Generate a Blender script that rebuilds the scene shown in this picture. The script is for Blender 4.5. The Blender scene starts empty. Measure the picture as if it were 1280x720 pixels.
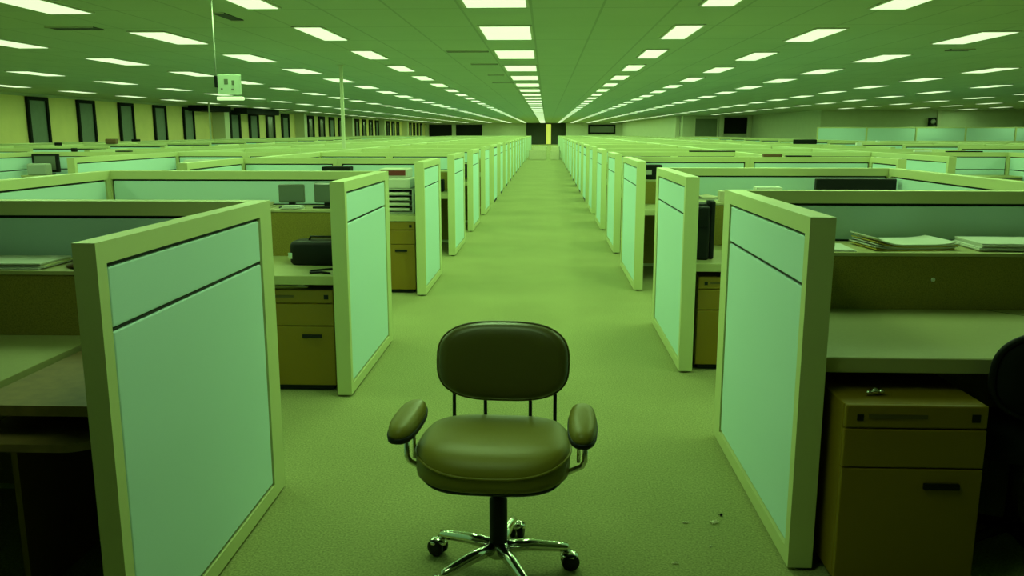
import bpy, bmesh, math, random
from mathutils import Vector, Matrix
random.seed(7)
SC = bpy.context.scene
COL = SC.collection
R = math.radians
CAMH, CEIL, TOP = 1.45, 2.50, 1.19

# ------------------------------------------------------------------ materials
def mat(name, col, rough=0.6, metal=0.0, noise=None, bump=0.0, bscale=200, spec=0.5, emit=None, es=1.0, var=0.0):
    m = bpy.data.materials.new(name); m.use_nodes = True
    nt = m.node_tree; b = nt.nodes['Principled BSDF']
    b.inputs['Base Color'].default_value = (*col, 1)
    b.inputs['Roughness'].default_value = rough
    b.inputs['Metallic'].default_value = metal
    b.inputs['Specular IOR Level'].default_value = spec
    if emit:
        b.inputs['Emission Color'].default_value = (*emit, 1); b.inputs['Emission Strength'].default_value = es
    if noise or bump:
        tc = nt.nodes.new('ShaderNodeTexCoord')
        n = nt.nodes.new('ShaderNodeTexNoise'); n.inputs['Scale'].default_value = bscale
        n.inputs['Detail'].default_value = 3
        nt.links.new(tc.outputs['Object'], n.inputs['Vector'])
        if noise:
            cr = nt.nodes.new('ShaderNodeMapRange')
            cr.inputs['From Min'].default_value = .3; cr.inputs['From Max'].default_value = .7
            cr.inputs['To Min'].default_value = 1 - noise; cr.inputs['To Max'].default_value = 1 + noise
            nt.links.new(n.outputs['Fac'], cr.inputs['Value'])
            fac = cr.outputs['Result']
            if var:
                n2 = nt.nodes.new('ShaderNodeTexNoise'); n2.inputs['Scale'].default_value = 1.3; n2.inputs['Detail'].default_value = 4
                nt.links.new(tc.outputs['Object'], n2.inputs['Vector'])
                c2 = nt.nodes.new('ShaderNodeMapRange')
                c2.inputs['From Min'].default_value = .3; c2.inputs['From Max'].default_value = .7
                c2.inputs['To Min'].default_value = 1 - var; c2.inputs['To Max'].default_value = 1 + var
                nt.links.new(n2.outputs['Fac'], c2.inputs['Value'])
                mm = nt.nodes.new('ShaderNodeMath'); mm.operation = 'MULTIPLY'
                nt.links.new(fac, mm.inputs[0]); nt.links.new(c2.outputs['Result'], mm.inputs[1]); fac = mm.outputs[0]
            vm = nt.nodes.new('ShaderNodeVectorMath'); vm.operation = 'SCALE'
            vm.inputs[0].default_value = col
            nt.links.new(fac, vm.inputs['Scale'])
            nt.links.new(vm.outputs['Vector'], b.inputs['Base Color'])
        if bump:
            bp = nt.nodes.new('ShaderNodeBump'); bp.inputs['Strength'].default_value = bump; bp.inputs['Distance'].default_value = .004
            nt.links.new(n.outputs['Fac'], bp.inputs['Height']); nt.links.new(bp.outputs['Normal'], b.inputs['Normal'])
    return m

M = dict(
    frame=mat('putty_frame', (.58, .60, .29), .45),
    gasket=mat('dark_gasket', (.015, .02, .015), .8),
    fabric=mat('pale_blue_fabric', (.55, .75, .75), .85, noise=.03, bscale=400, bump=.05),
    carpet=mat('carpet', (.29, .30, .125), .95, noise=.30, bscale=130, bump=.5, var=.07, spec=.1),
    wall=mat('cream_wall', (.88, .75, .33), .8, noise=.03, bscale=3),
    wall_pale=mat('pale_wall', (.55, .58, .40), .8, noise=.03, bscale=3),
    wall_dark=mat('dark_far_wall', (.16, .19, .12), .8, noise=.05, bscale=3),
    column=mat('column_paint', (.60, .60, .42), .7),
    black=mat('black_plastic', (.005, .006, .005), .5, spec=.25),
    blackm=mat('black_matt', (.006, .008, .006), .8, spec=.2),
    olive=mat('tan_steel', (.26, .16, .006), .45, spec=.4),
    olive_shaded=mat('tan_steel_shaded', (.10, .07, .01), .6),  # tan steel darkened to paint the shade inside the pull recess
    desk=mat('desk_laminate', (.36, .36, .15), .5, noise=.03, bscale=60),
    desk_edge=mat('desk_edge_band', (.46, .44, .20), .5),
    wood=mat('brown_laminate', (.22, .14, .05), .5, noise=.15, bscale=25),
    tack=mat('brown_tackboard', (.27, .22, .045), .95, noise=.25, bscale=220, bump=.2, spec=.1),
    paper=mat('paper', (.72, .74, .66), .8),
    yellow=mat('yellow_paper', (.62, .48, .08), .8),
    card=mat('cardboard', (.60, .56, .36), .8, noise=.05, bscale=20),
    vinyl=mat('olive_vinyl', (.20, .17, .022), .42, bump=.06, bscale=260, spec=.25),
    vinyl_shaded=mat('shaded_vinyl', (.085, .075, .015), .36, bump=.05, bscale=260, spec=.4),  # same vinyl as the seat, darkened to paint in the backrest's shade
    chrome=mat('chrome', (.75, .75, .68), .16, metal=1.0),
    grey=mat('grey_plastic', (.36, .38, .32), .5),
    pale=mat('pale_plastic', (.55, .55, .44), .5),
    red=mat('dark_red_display', (.16, .02, .015), .3),
    blind=mat('window_blind', (.17, .22, .17), .6, noise=.06, bscale=8),
    brown=mat('brown_leather', (.16, .08, .03), .6),
    glassy=mat('smoked_acrylic', (.12, .14, .10), .15, spec=.6),
    light_on=mat('light_diffuser', (.7, .8, .6), .6, emit=(.80, 1.0, .60), es=1.02),
    light_on2=mat('bright_bar', (.7, .8, .6), .6, emit=(.62, .95, .42), es=.8),
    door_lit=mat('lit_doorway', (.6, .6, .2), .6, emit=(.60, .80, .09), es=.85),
    vent=mat('vent_metal', (.012, .016, .01), .7),
    sign=mat('pale_sign', (.50, .62, .44), .5, emit=(.25, .5, .18), es=.15),
    crumb=mat('scrap', (.75, .72, .5), .7),
)

# ceiling: tile grid drawn by joints in world space
def ceiling_mat():
    m = bpy.data.materials.new('ceiling_tiles'); m.use_nodes = True
    nt = m.node_tree; b = nt.nodes['Principled BSDF']; b.inputs['Roughness'].default_value = .9
    b.inputs['Specular IOR Level'].default_value = .1
    tc = nt.nodes.new('ShaderNodeTexCoord')
    sep = nt.nodes.new('ShaderNodeSeparateXYZ'); nt.links.new(tc.outputs['Object'], sep.inputs[0])
    def lines(sock, period, off, w):
        a = nt.nodes.new('ShaderNodeMath'); a.operation = 'ADD'; a.inputs[1].default_value = off + 1000 * period
        nt.links.new(sock, a.inputs[0])
        d = nt.nodes.new('ShaderNodeMath'); d.operation = 'MODULO'; d.inputs[1].default_value = period
        nt.links.new(a.outputs[0], d.inputs[0])
        l = nt.nodes.new('ShaderNodeMath'); l.operation = 'LESS_THAN'; l.inputs[1].default_value = w
        nt.links.new(d.outputs[0], l.inputs[0]); return l.outputs[0]
    lx = lines(sep.outputs['X'], .61, .15, .022); ly = lines(sep.outputs['Y'], 1.25, .02, .026)
    mx = nt.nodes.new('ShaderNodeMath'); mx.operation = 'MAXIMUM'
    nt.links.new(lx, mx.inputs[0]); nt.links.new(ly, mx.inputs[1])
    n = nt.nodes.new('ShaderNodeTexNoise'); n.inputs['Scale'].default_value = 1.1; n.inputs['Detail'].default_value = 2
    nt.links.new(tc.outputs['Object'], n.inputs['Vector'])
    mix = nt.nodes.new('ShaderNodeMix'); mix.data_type = 'RGBA'
    nt.links.new(n.outputs['Fac'], mix.inputs['Factor'])
    mix.inputs['A'].default_value = (.42, .50, .38, 1); mix.inputs['B'].default_value = (.50, .56, .44, 1)
    m2 = nt.nodes.new('ShaderNodeMix'); m2.data_type = 'RGBA'
    nt.links.new(mx.outputs[0], m2.inputs['Factor'])
    nt.links.new(mix.outputs['Result'], m2.inputs['A']); m2.inputs['B'].default_value = (.36, .42, .32, 1)
    nt.links.new(m2.outputs['Result'], b.inputs['Base Color'])
    return m
M['ceiling'] = ceiling_mat()

# ------------------------------------------------------------------ mesh helpers
class MB:
    """collects shapes, linked as one mesh object"""
    def __init__(s): s.bm = bmesh.new(); s.mats = []
    def _mi(s, m):
        if m is None: return 0
        if m not in s.mats: s.mats.append(m)
        return s.mats.index(m)
    def box(s, x0, x1, y0, y1, z0, z1, bev=0.0, m=None, seg=2, mtx=None):
        r = bmesh.ops.create_cube(s.bm, size=1)
        vs = r['verts']
        for v in vs:
            v.co = Vector(((x0 + x1) / 2 + v.co.x * (x1 - x0), (y0 + y1) / 2 + v.co.y * (y1 - y0), (z0 + z1) / 2 + v.co.z * (z1 - z0)))
        fs = set(f for v in vs for f in v.link_faces)
        if bev > 0:
            es = list(set(e for v in vs for e in v.link_edges))
            rr = bmesh.ops.bevel(s.bm, geom=es, offset=bev, segments=seg, profile=.5, affect='EDGES')
            allv = set(rr['verts']) | set(v for v in vs if v.is_valid)
            fs = set(f for v in allv if v.is_valid for f in v.link_faces)
            vs = list(set(v for f in fs for v in f.verts))
        mi = s._mi(m)
        for f in fs: f.material_index = mi
        if mtx is not None:
            for v in vs: v.co = mtx @ v.co
        return s
    def tube(s, pts, r, n=10, m=None, cap=True):
        pts = [Vector(p) for p in pts]
        rs = r if isinstance(r, (list, tuple)) else [r] * len(pts)
        rings = []; mi = s._mi(m); up = None
        for i, p in enumerate(pts):
            if i == 0: d = pts[1] - p
            elif i == len(pts) - 1: d = p - pts[-2]
            else: d = (pts[i + 1] - p).normalized() + (p - pts[i - 1]).normalized()
            d.normalize()
            if up is None:
                up = Vector((0, 0, 1)) if abs(d.z) < .9 else Vector((1, 0, 0))
            a = d.cross(up).normalized(); b = a.cross(d).normalized(); up = b
            rings.append([s.bm.verts.new(p + (a * math.cos(t) + b * math.sin(t)) * rs[i]) for t in [2 * math.pi * k / n for k in range(n)]])
        for q in range(len(rings) - 1):
            for k in range(n):
                f = s.bm.faces.new((rings[q][k], rings[q][(k + 1) % n], rings[q + 1][(k + 1) % n], rings[q + 1][k])); f.material_index = mi; f.smooth = True
        if cap:
            for rg in (rings[0], rings[-1]):
                f = s.bm.faces.new(rg); f.material_index = mi
        return s
    def lathe(s, prof, c=(0, 0, 0), n=20, m=None, mtx=None):
        mi = s._mi(m); rings = []
        for (r, z) in prof:
            ring = []
            for k in range(n):
                t = 2 * math.pi * k / n
                co = Vector((c[0] + r * math.cos(t), c[1] + r * math.sin(t), c[2] + z))
                if mtx is not None: co = mtx @ co
                ring.append(s.bm.verts.new(co))
            rings.append(ring)
        for q in range(len(rings) - 1):
            for k in range(n):
                f = s.bm.faces.new((rings[q][k], rings[q][(k + 1) % n], rings[q + 1][(k + 1) % n], rings[q + 1][k])); f.material_index = mi; f.smooth = True
        for rg in (rings[0], rings[-1]):
            f = s.bm.faces.new(rg); f.material_index = mi
        return s
    def cushion(s, w, d, prof, n=3.2, seg=48, m=None, shape=None, mtx=None):
        """stacked super-ellipse outlines: prof = [(scale, z, inset)]"""
        mi = s._mi(m); rings = []
        for (sc, z) in prof:
            ring = []
            for k in range(seg):
                t = 2 * math.pi * k / seg
                c_, s_ = math.cos(t), math.sin(t)
                x = w / 2 * abs(c_) ** (2 / n) * (1 if c_ >= 0 else -1)
                y = d / 2 * abs(s_) ** (2 / n) * (1 if s_ >= 0 else -1)
                co = Vector((x * sc, y * sc, z))
                if shape: co = shape(co)
                if mtx is not None: co = mtx @ co
                ring.append(s.bm.verts.new(co))
            rings.append(ring)
        for q in range(len(rings) - 1):
            for k in range(seg):
                f = s.bm.faces.new((rings[q][k], rings[q][(k + 1) % seg], rings[q + 1][(k + 1) % seg], rings[q + 1][k])); f.material_index = mi; f.smooth = True
        for rg in (rings[0], rings[-1]):
            f = s.bm.faces.new(rg); f.material_index = mi; f.smooth = True
        return s
    def poly(s, pts, th, m=None):
        """extruded outline in xy, from z to z+th"""
        mi = s._mi(m)
        a = [s.bm.verts.new(p) for p in pts]; b = [s.bm.verts.new((p[0], p[1], p[2] + th)) for p in pts]
        fs = [s.bm.faces.new(a), s.bm.faces.new(b)]
        for k in range(len(a)):
            fs.append(s.bm.faces.new((a[k], a[(k + 1) % len(a)], b[(k + 1) % len(a)], b[k])))
        for f in fs: f.material_index = mi
        return s
    def mesh(s, name, m=None):
        bmesh.ops.recalc_face_normals(s.bm, faces=s.bm.faces[:])
        me = bpy.data.meshes.new(name); s.bm.to_mesh(me); s.bm.free()
        if m is not None: me.materials.append(m)
        else:
            for q in s.mats: me.materials.append(q)
        return me
    def build(s, name, m=None, parent=None, loc=None, **kw):
        return link(name, s.mesh(name, m), parent, loc, **kw)

def link(name, data, parent=None, loc=None, **kw):
    o = bpy.data.objects.new(name, data); COL.objects.link(o)
    if parent is not None: o.parent = parent
    if loc is not None: o.location = loc
    for k, v in kw.items(): o[k] = v
    return o
def thing(name, label, cat, loc=(0, 0, 0), rz=0.0, group=None):
    o = link(name, None, None, loc); o.empty_display_size = .1
    o.rotation_euler = (0, 0, rz); o['label'] = label; o['category'] = cat
    if group: o['group'] = group
    return o
def tag(o, label, cat, group=None):
    o['label'] = label; o['category'] = cat
    if group: o['group'] = group
    return o
def struct(o): o['kind'] = 'structure'; return o
def dup(root, loc, label, rz=None, group=None):
    r = root.copy(); COL.objects.link(r); r.location = loc; r['label'] = label
    if rz is not None: r.rotation_euler = (0, 0, rz)
    if group: r['group'] = group
    for ch in list(root.children):
        c = ch.copy(); COL.objects.link(c); c.parent = r
        for g in ch.children:
            d = g.copy(); COL.objects.link(d); d.parent = c
    return r

ORD = ['zeroth', 'first', 'second', 'third', 'fourth', 'fifth', 'sixth', 'seventh', 'eighth', 'ninth', 'tenth', 'eleventh', 'twelfth',
       'thirteenth', 'fourteenth', 'fifteenth', 'sixteenth', 'seventeenth', 'eighteenth', 'nineteenth', 'twentieth', 'twenty-first',
       'twenty-second', 'twenty-third', 'twenty-fourth', 'twenty-fifth', 'twenty-sixth', 'twenty-seventh', 'twenty-eighth', 'twenty-ninth',
       'thirtieth', 'thirty-first', 'thirty-second', 'thirty-third', 'thirty-fourth', 'thirty-fifth', 'thirty-sixth', 'thirty-seventh', 'thirty-eighth', 'thirty-ninth', 'fortieth']

# ------------------------------------------------------------------ camera (eye height 1.45 m, looking a little down the aisle)
cam = bpy.data.cameras.new('camera'); cam.lens = 36 * 1040 / 1280; cam.sensor_width = 36
cam.clip_start = .05; cam.clip_end = 400
co = bpy.data.objects.new('camera', cam); COL.objects.link(co)
PITCH, YAW = R(10.62), R(2.33)
co.location = (0, 0, CAMH); co.rotation_euler = (math.pi / 2 - PITCH, 0, YAW)
SC.camera = co
CAMM = Matrix.Rotation(YAW, 3, 'Z') @ Matrix.Rotation(-PITCH, 3, 'X')
def proj(p):
    q = CAMM.transposed() @ (Vector(p) - Vector((0, 0, CAMH)))
    if q.y < .2: return None
    return (640 + 1040 * q.x / q.y, 360 - 1040 * q.z / q.y, q.y)

# ------------------------------------------------------------------ setting
YB, XL, XR = 100.0, -14.4, 24.0
struct(MB().box(XL - .2, XR + .2, -4, YB + .2, -.12, 0).build('floor', M['carpet']))
struct(MB().box(XL - .2, XR + .2, -4, YB + .2, CEIL, CEIL + .12).build('ceiling', M['ceiling']))
struct(MB().box(XL - .2, XL, -4, YB + .2, 0, CEIL).build('wall_left', M['wall']))
struct(MB().box(XR, XR + .2, -4, 42, 0, CEIL).build('wall_right', M['wall_pale']))
struct(MB().box(XL, XR, -4.2, -4, 0, CEIL).build('wall_front', M['wall_dark']))
# back walls step nearer towards the right
b = MB()
b.box(XL, -2.4, YB, YB + .2, 0, CEIL).box(2.3, 9.0, YB, YB + .2, 0, CEIL)
struct(b.build('wall_back', M['wall_pale']))
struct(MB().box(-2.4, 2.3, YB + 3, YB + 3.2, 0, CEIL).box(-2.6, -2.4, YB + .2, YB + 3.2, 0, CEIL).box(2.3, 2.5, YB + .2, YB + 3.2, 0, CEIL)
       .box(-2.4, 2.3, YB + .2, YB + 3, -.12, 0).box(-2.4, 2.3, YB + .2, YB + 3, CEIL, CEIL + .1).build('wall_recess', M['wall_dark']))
struct(MB().box(8.9, 9.1, 56, YB, 0, CEIL).box(8.9, 13.4, 55.8, 56, 0, CEIL).build('wall_jog', M['wall_pale']))
struct(MB().box(13.3, 13.5, 42, 56, 0, CEIL).box(13.3, XR, 41.8, 42, 0, CEIL).build('wall_east', M['wall_pale']))
def door(n, x0, x1, y, z1, m, fr, z0=.0):
    root = link('door_%d' % n, None, None, ((x0 + x1) / 2, y, z0)); root['kind'] = 'structure'
    w = (x1 - x0) / 2; h = z1 - z0
    MB().box(-w - .08, -w, -.06, .04, 0, h + .08).box(w, w + .08, -.06, .04, 0, h + .08).box(-w, w, -.06, .04, h, h + .08).build('door_frame', fr, root)
    MB().box(-w, w, -.03, .02, 0, h).build('door_leaf', m, root)
    return root
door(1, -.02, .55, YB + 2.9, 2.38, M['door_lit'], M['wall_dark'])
door(2, 14.05 * 0 + 9.7, 11.1, 55.74, 2.3, M['wall_dark'], M['column'])
def win(n, loc, rz, w, z0, z1, m, fr=.09):
    root = link('window_%d' % n, None, None, loc); root['kind'] = 'structure'; root.rotation_euler = (0, 0, rz)
    h = w / 2
    MB().box(-h, -h + fr, -.08, .0, z0, z1, .01).box(h - fr, h, -.08, .0, z0, z1, .01).box(-h + fr, h - fr, -.08, 0, z1 - fr, z1, .01).box(-h + fr, h - fr, -.08, 0, z0, z0 + fr, .01).build('window_frame', M['blackm'], root)
    MB().box(-h + fr, h - fr, -.03, -.005, z0 + fr, z1 - fr).build('window_pane', m, root)
nw = 0
y = 23.45
while y < 97:
    if min(abs(y - c) for c in (36.3, 48.3, 60.3, 72.3, 84.3)) > .75:
        nw += 1
        win(nw, (XL + .005, y, 0), math.pi / 2, 1.0 if y < 36 else 1.35, .75, 2.42, M['blind'] if y < 42 or nw % 3 == 0 else M['glassy'], .10 if y < 36 else .2)
    y += 2.52
for x0, x1 in ((-13.9, -11.2), (-10.7, -7.6)):
    nw += 1; win(nw, ((x0 + x1) / 2, YB - .005, 0), 0, x1 - x0, .8, 2.3, M['blackm'])  # black panes stand for the darkness of openings in the back wall
nw += 1; win(nw, (13.55 * 0 + 12.4 + .65 - .6, 55.79, 0), 0, 1.95, 1.35, 2.36, M['blackm'], .06)
nw += 1; win(nw, (6.5, YB - .005, 0), 0, 3.2, 1.2, 2.3, M['glassy'], .2)
nt_ = 0
for y in (36.3, 48.3, 60.3, 72.3, 84.3):
    nt_ += 1
    struct(MB().box(XL, XL + .55, y - .28, y + .28, 0, CEIL, .01).build('trim_%d' % nt_, M['column']))
for (x, y) in ((8.72, 57.0), (10.9 + .45, 55.5), (13.15, 55.55)):
    nt_ += 1
    struct(MB().box(x - .13, x + .13, y - .13, y + .13, 0, CEIL, .01).build('trim_%d' % nt_, M['column']))
nt_ += 1
struct(MB().box(XL, XL + .06, -4, YB, CEIL - .07, CEIL).build('trim_%d' % nt_, M['column']))
nt_ += 1   # dark soffits hung along the left wall past the first column
struct(MB().box(XL + .06, XL + .9, 33.5, 35.9, CEIL - .22, CEIL, .01).box(XL + .6, XL + 1.2, 37, 41.5, CEIL - .25, CEIL, .01).build('trim_%d' % nt_, M['blackm']))

# ------------------------------------------------------------------ ceiling lights
lamp_col = (.50, 1.0, .36)
LD = {}
def lamp_data(w, e):
    k = (w, e)
    if k not in LD:
        l = bpy.data.lights.new('fluorescent_tubes', 'AREA'); l.shape = 'RECTANGLE'; l.size = w - .06; l.size_y = 1.12
        l.color = lamp_col; l.energy = e; LD[k] = l
    return LD[k]
PW = 18.0
def light_meshes(w):
    a = MB(); h = w / 2; q = .61
    a.box(-h, -h + .022, -q, q, -.012, 0).box(h - .022, h, -q, q, -.012, 0).box(-h + .022, h - .022, -q, -q + .022, -.012, 0).box(-h + .022, h - .022, q - .022, q, -.012, 0)
    f = a.mesh('light_frame', M['pale'])
    d = MB().box(-h + .022, h - .022, -q + .022, q - .022, -.016, -.001, .004, seg=1).mesh('light_diffuser', M['light_on'])
    return f, d
ROWS = [('wide row over the aisle', -.43, .55, 1.76, 2.5)]
for k, (x, w, yr, pt) in enumerate(((-2.43, .31, 4.26, 2.5), (-4.25, .42, 4.4, 2.6), (-6.45, .42, 4.6, 2.7), (-9.25, .42, 3.8, 2.85), (-12.4, .42, 4.7, 2.9))):
    ROWS.append(('%s row from the wide lights, window side' % ORD[k + 1], x, w, yr, pt))
for k, (x, w, yr, pt) in enumerate(((1.42, .31, 4.26, 2.5), (2.92, .34, 4.4, 2.6), (4.8, .42, 4.65, 2.65), (7.6, .42, 4.4, 2.67), (10.3, .42, 5.8, 2.9), (13.4, .42, 6.75, 2.9), (16.4, .42, 6.2, 2.9), (19.5, .42, 5.5, 2.9), (22.3, .42, 6.0, 2.9))):
    ROWS.append(('%s row from the wide lights, blank-wall side' % ORD[k + 1], x, w, yr, pt))
cand = []
for ri, (rn, x, w, y0, pt) in enumerate(ROWS):
    k = 0; nvis = 0
    while True:
        yc = y0 + pt * k; k += 1
        if yc > YB - 1 or (x > 8.6 and yc > 55) or (x > 13 and yc > 40.7) or (x > 8.6 and yc > 54) : break
        far = proj((x, yc + .6, CEIL)); near = proj((x - .2 if x > 0 else x + .2, yc - .6, CEIL))
        inside = False
        for p in (far, near):
            if p and -10 < p[0] < 1290 and p[1] > -2: inside = True
        if inside: nvis += 1
        cand.append((yc * (1 + .03 * abs(x) / yc), ri, x, w, yc, inside, nvis))
cand.sort()
fm = {}; n_ind = 0; far_b = MB()
for (_, ri, x, w, yc, inside, nv) in cand:
    if w not in fm: fm[w] = light_meshes(w)
    e = PW * (1.55 if w > .5 else 1.0 if w < .4 else 1.08)
    if yc < 5:                      # nearest the camera only the fixture over the aisle works, dimly
        if yc < 2 and ri: continue
        e *= .38 if yc < 2 else (.85 if ri == 0 else .65)
    if inside and n_ind < 298:
        n_ind += 1
        wide = 'wide' if w > .5 else 'narrow'
        t = thing('ceiling_light', '%s ceiling light, %s from front, %s' % (wide, ORD[nv], ROWS[ri][0]), 'ceiling light', (x, yc, CEIL),
                  group='wide ceiling lights over the aisle' if w > .5 else 'narrow ceiling lights in rows')
        link('light_frame', fm[w][0], t); link('light_diffuser', fm[w][1], t)
        l = link('lamp', lamp_data(w, e), t, (0, 0, -.022))
    elif inside:
        far_b.box(x - w / 2, x + w / 2, yc - .61, yc + .61, CEIL - .014, CEIL - .001)
        l = link('fluorescent_lamp', lamp_data(w, e), None, (x, yc, CEIL - .022))
    elif (yc < 7 and abs(x) < 8) or (yc > 5 and -1.5 < x / yc < 1.5 and abs(x) < 16):   # fixtures just outside the frame still light the room
        l = link('fluorescent_lamp', lamp_data(w, e), None, (x, yc, CEIL - .022))
        far_b.box(x - w / 2, x + w / 2, yc - .61, yc + .61, CEIL - .014, CEIL - .001)
fb = far_b.build('distant_ceiling_light', M['light_on']); fb['kind'] = 'stuff'
tag(fb, 'small distant ceiling lights merging into bright lines at the far end', 'ceiling light')

# slot vents in the ceiling
def vent(x, y, w, d, label):
    t = thing('ceiling_vent', label, 'ceiling vent', (x, y, CEIL), group='slot vents in the ceiling')
    MB().box(-w / 2, w / 2, -d / 2, d / 2, -.006, 0).build('vent_slot', M['vent'], t)
    a = MB()
    for k in (-1, 1): a.box(-w / 2, w / 2, k * d / 2 - .006, k * d / 2 + .006, -.012, 0)
    a.build('vent_rim', M['pale'], t)
vent(-1.05, 11.35, .55, .16, 'dark slot vent on the window side of the third wide ceiling light')
vent(-.98, 13.45, .42, .16, 'dark slot vent on the window side of the fourth wide ceiling light')
vent(-.95, 16.0, .3, .14, 'small dark slot vent on the window side of the fifth wide ceiling light')
vent(-.95, 18.4, .45, .16, 'dark slot vent on the window side of the sixth wide ceiling light')
vent(-4.85, 8.7, .5, .22, 'dark slot vent beside the long second-row ceiling light, window side')
vent(-2.95, 7.9, .12, .5, 'thin dark vent between the first two window-side ceiling lights')
vent(5.35, 11.4, .3, .2, 'small dark vent beyond the third row of lights, wall side')

# ------------------------------------------------------------------ cubicle partitions
PT = .08
pm = {}
def panel_meshes(L, low=False):
    key = (round(L, 3), low)
    if key in pm: return pm[key]
    p, c, bt = .045, .055, .055
    S = .965
    a = MB(); h = PT / 2
    if low:
        a.box(0, L, -h, h, TOP - c, TOP, .006, M['frame'], 1)
        a.box(0, p, -h, h, 0, TOP - c, 0, M['frame']).box(L - p, L, -h, h, 0, TOP - c, 0, M['frame'])
        a.box(p, L - p, -h + .008, h - .008, 0, TOP - c, 0, M['gasket'])
        a.box(p + .02, L - p - .02, -h + .001, h - .001, .06, S - .01, 0, M['fabric']).box(p + .02, L - p - .02, -h + .001, h - .001, S + .01, TOP - c - .02, 0, M['fabric'])
        pm[key] = (a.mesh('partition_panel'),)
        return pm[key]
    ring = []                                   # one mitred ring: posts, top rail and bottom rail
    for (x_, z_) in ((0, .012), (L, .012), (L, TOP), (0, TOP), (p, .012 + bt), (L - p, .012 + bt), (L - p, TOP - c), (p, TOP - c)):
        ring.append((a.bm.verts.new((x_, -h, z_)), a.bm.verts.new((x_, h, z_))))
    for q in range(4):
        r_ = (q + 1) % 4
        for s_ in (0, 1): a.bm.faces.new((ring[q][s_], ring[r_][s_], ring[4 + r_][s_], ring[4 + q][s_]))
        a.bm.faces.new((ring[q][0], ring[r_][0], ring[r_][1], ring[q][1])); a.bm.faces.new((ring[4 + q][0], ring[4 + r_][0], ring[4 + r_][1], ring[4 + q][1]))
    long_edges = [e for e in a.bm.edges if len(e.link_faces) == 2 and e.calc_face_angle(0) > .5]
    bmesh.ops.bevel(a.bm, geom=long_edges, offset=.006, segments=2, profile=.5, affect='EDGES')
    fr = a.mesh('frame', M['frame'])
    g = MB().box(p, L - p, -h + .02, h - .02, .03, TOP - c).mesh('gasket', M['gasket'])
    G = .012
    lo = MB().box(p + G, L - p - G, -h + .005, h - .005, .067 + G, S - G / 2, .004).mesh('fabric_tile', M['fabric'])
    up = MB().box(p + G, L - p - G, -h + .005, h - .005, S + G / 2, TOP - c - G, .004).mesh('fabric_tile_upper', M['fabric'])
    rl = MB().box(p + .002, L - p - .002, -h + .012, h - .012, S - .004, S + .003).mesh('seam_strip', M['gasket'])
    gl = MB().lathe([(.016, 0), (.016, .008), (.008, .012)], (.05, 0, 0), 12).lathe([(.016, 0), (.016, .008), (.008, .012)], (L - .05, 0, 0), 12).mesh('foot_glide', M['black'])
    pm[key] = (fr, g, lo, up, rl, gl)
    return pm[key]
GROUP_P = 'cubicle partition panels'
def panel(x, y, L, rz, label, low=False):
    me = panel_meshes(L, low)
    if low:
        o = link('cubicle_panel', me[0], None, (x, y, 0)); o.rotation_euler = (0, 0, rz)
        tag(o, label, 'partition', GROUP_P); o['kind'] = 'thing'; return o
    t = thing('cubicle_panel', label, 'partition', (x, y, 0), rz, GROUP_P); t['kind'] = 'thing'
    for n, m_ in zip(('frame', 'gasket', 'lower_fabric_tile', 'upper_fabric_tile', 'seam_strip', 'foot_glide'), me):
        link(n, m_, t)
    return t

NR = 24
LW = [(1.92, 3.16), (4.40, 5.62), (7.30, 8.44)] + [(9.75 + 2.47 * i, 9.75 + 2.47 * i + 1.22) for i in range(NR - 3)]
RW = [(2.61, 3.84), (4.95, 6.25), (7.62, 9.05)] + [(10.05 + 2.47 * i, 10.05 + 2.47 * i + 1.22) for i in range(NR - 3)]
LX = [-1.11, -3.0, -4.9, -6.8, -8.4, -10.3, -12.2]           # aisle between -6.8 and -8.4
RX = [.86, 2.53, 4.3, 6.05, 7.75, 9.5, 11.3, 13.0, 15.0, 17.0, 19.0]
SW = {'left': 'window side', 'right': 'wall side'}
plist = []
for side, W, X, sg in (('left', LW, LX, -1), ('right', RW, RX, 1)):
    for i, (n, f) in enumerate(W):
        rown = ORD[i + 1]; prev = W[i - 1][1] if i else f - 2.5
        # end panel along the aisle
        plist.append((n, X[0], n, f - .002 - PT / 2 - n + .0, math.pi / 2, 'end panel facing the main aisle, %s from the front on the %s' % (rown, SW[side]), i))
        c = 0
        for k in range(len(X) - 1):
            if side == 'left' and k == 3: continue
            if side == 'right' and k == 3: continue
            if (X[k] > 9 and f > 28.5) or (X[k] > 7 and f > 53): continue
            x0, x1 = X[k], X[k + 1]
            if i in (1, 2) and k >= 1: continue
            if i == 2: x1 = 3.45 if side == 'right' else -3.1
            parts = 2 if 2 <= i <= 5 and k < 4 else 1
            for q in range(parts):
                c += 1
                a_, b_ = x0 + (x1 - x0) * q / parts, x0 + (x1 - x0) * (q + 1) / parts
                xa, xb = min(a_, b_), max(a_, b_)
                if k == 0 and q == 0:
                    if side == 'left': xb += PT / 2
                    else: xa -= PT / 2
                if side == 'left':
                    if k == 0 and q == 0: pass
                plist.append((f, xa + .001, f, xb - xa - .002, 0, 'cross partition, %s row on the %s, %s panel out from the aisle' % (rown, SW[side], ORD[c]), i))
            # divider along y at x1, between previous cross panel and this one
            if X[k + 1] in (LX[3], LX[4], RX[3], RX[4]): 
                ya = n
            else: ya = prev + PT / 2 + .002
            if i == 0: ya = max(ya, f - 2.4)
            if i == 2: ya = max(ya, 7.05 if side == 'left' else 8.3)
            plist.append((f, x1, ya, f - PT / 2 - .002 - ya, math.pi / 2, 'side divider, %s row on the %s, %s divider out from the aisle' % (rown, SW[side], ORD[k + 1]), i))
def in_view(x, y, L, rz):
    for s in (0, .25, .5, .75, 1):
        px, py = (x + L * s, y) if rz == 0 else (x, y + L * s)
        p = proj((px, py, TOP))
        if p and -15 < p[0] < 1295 and p[1] < 720: return True
    return False
vis = [p for p in plist if in_view(p[1], p[2], p[3], p[4])]
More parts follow.
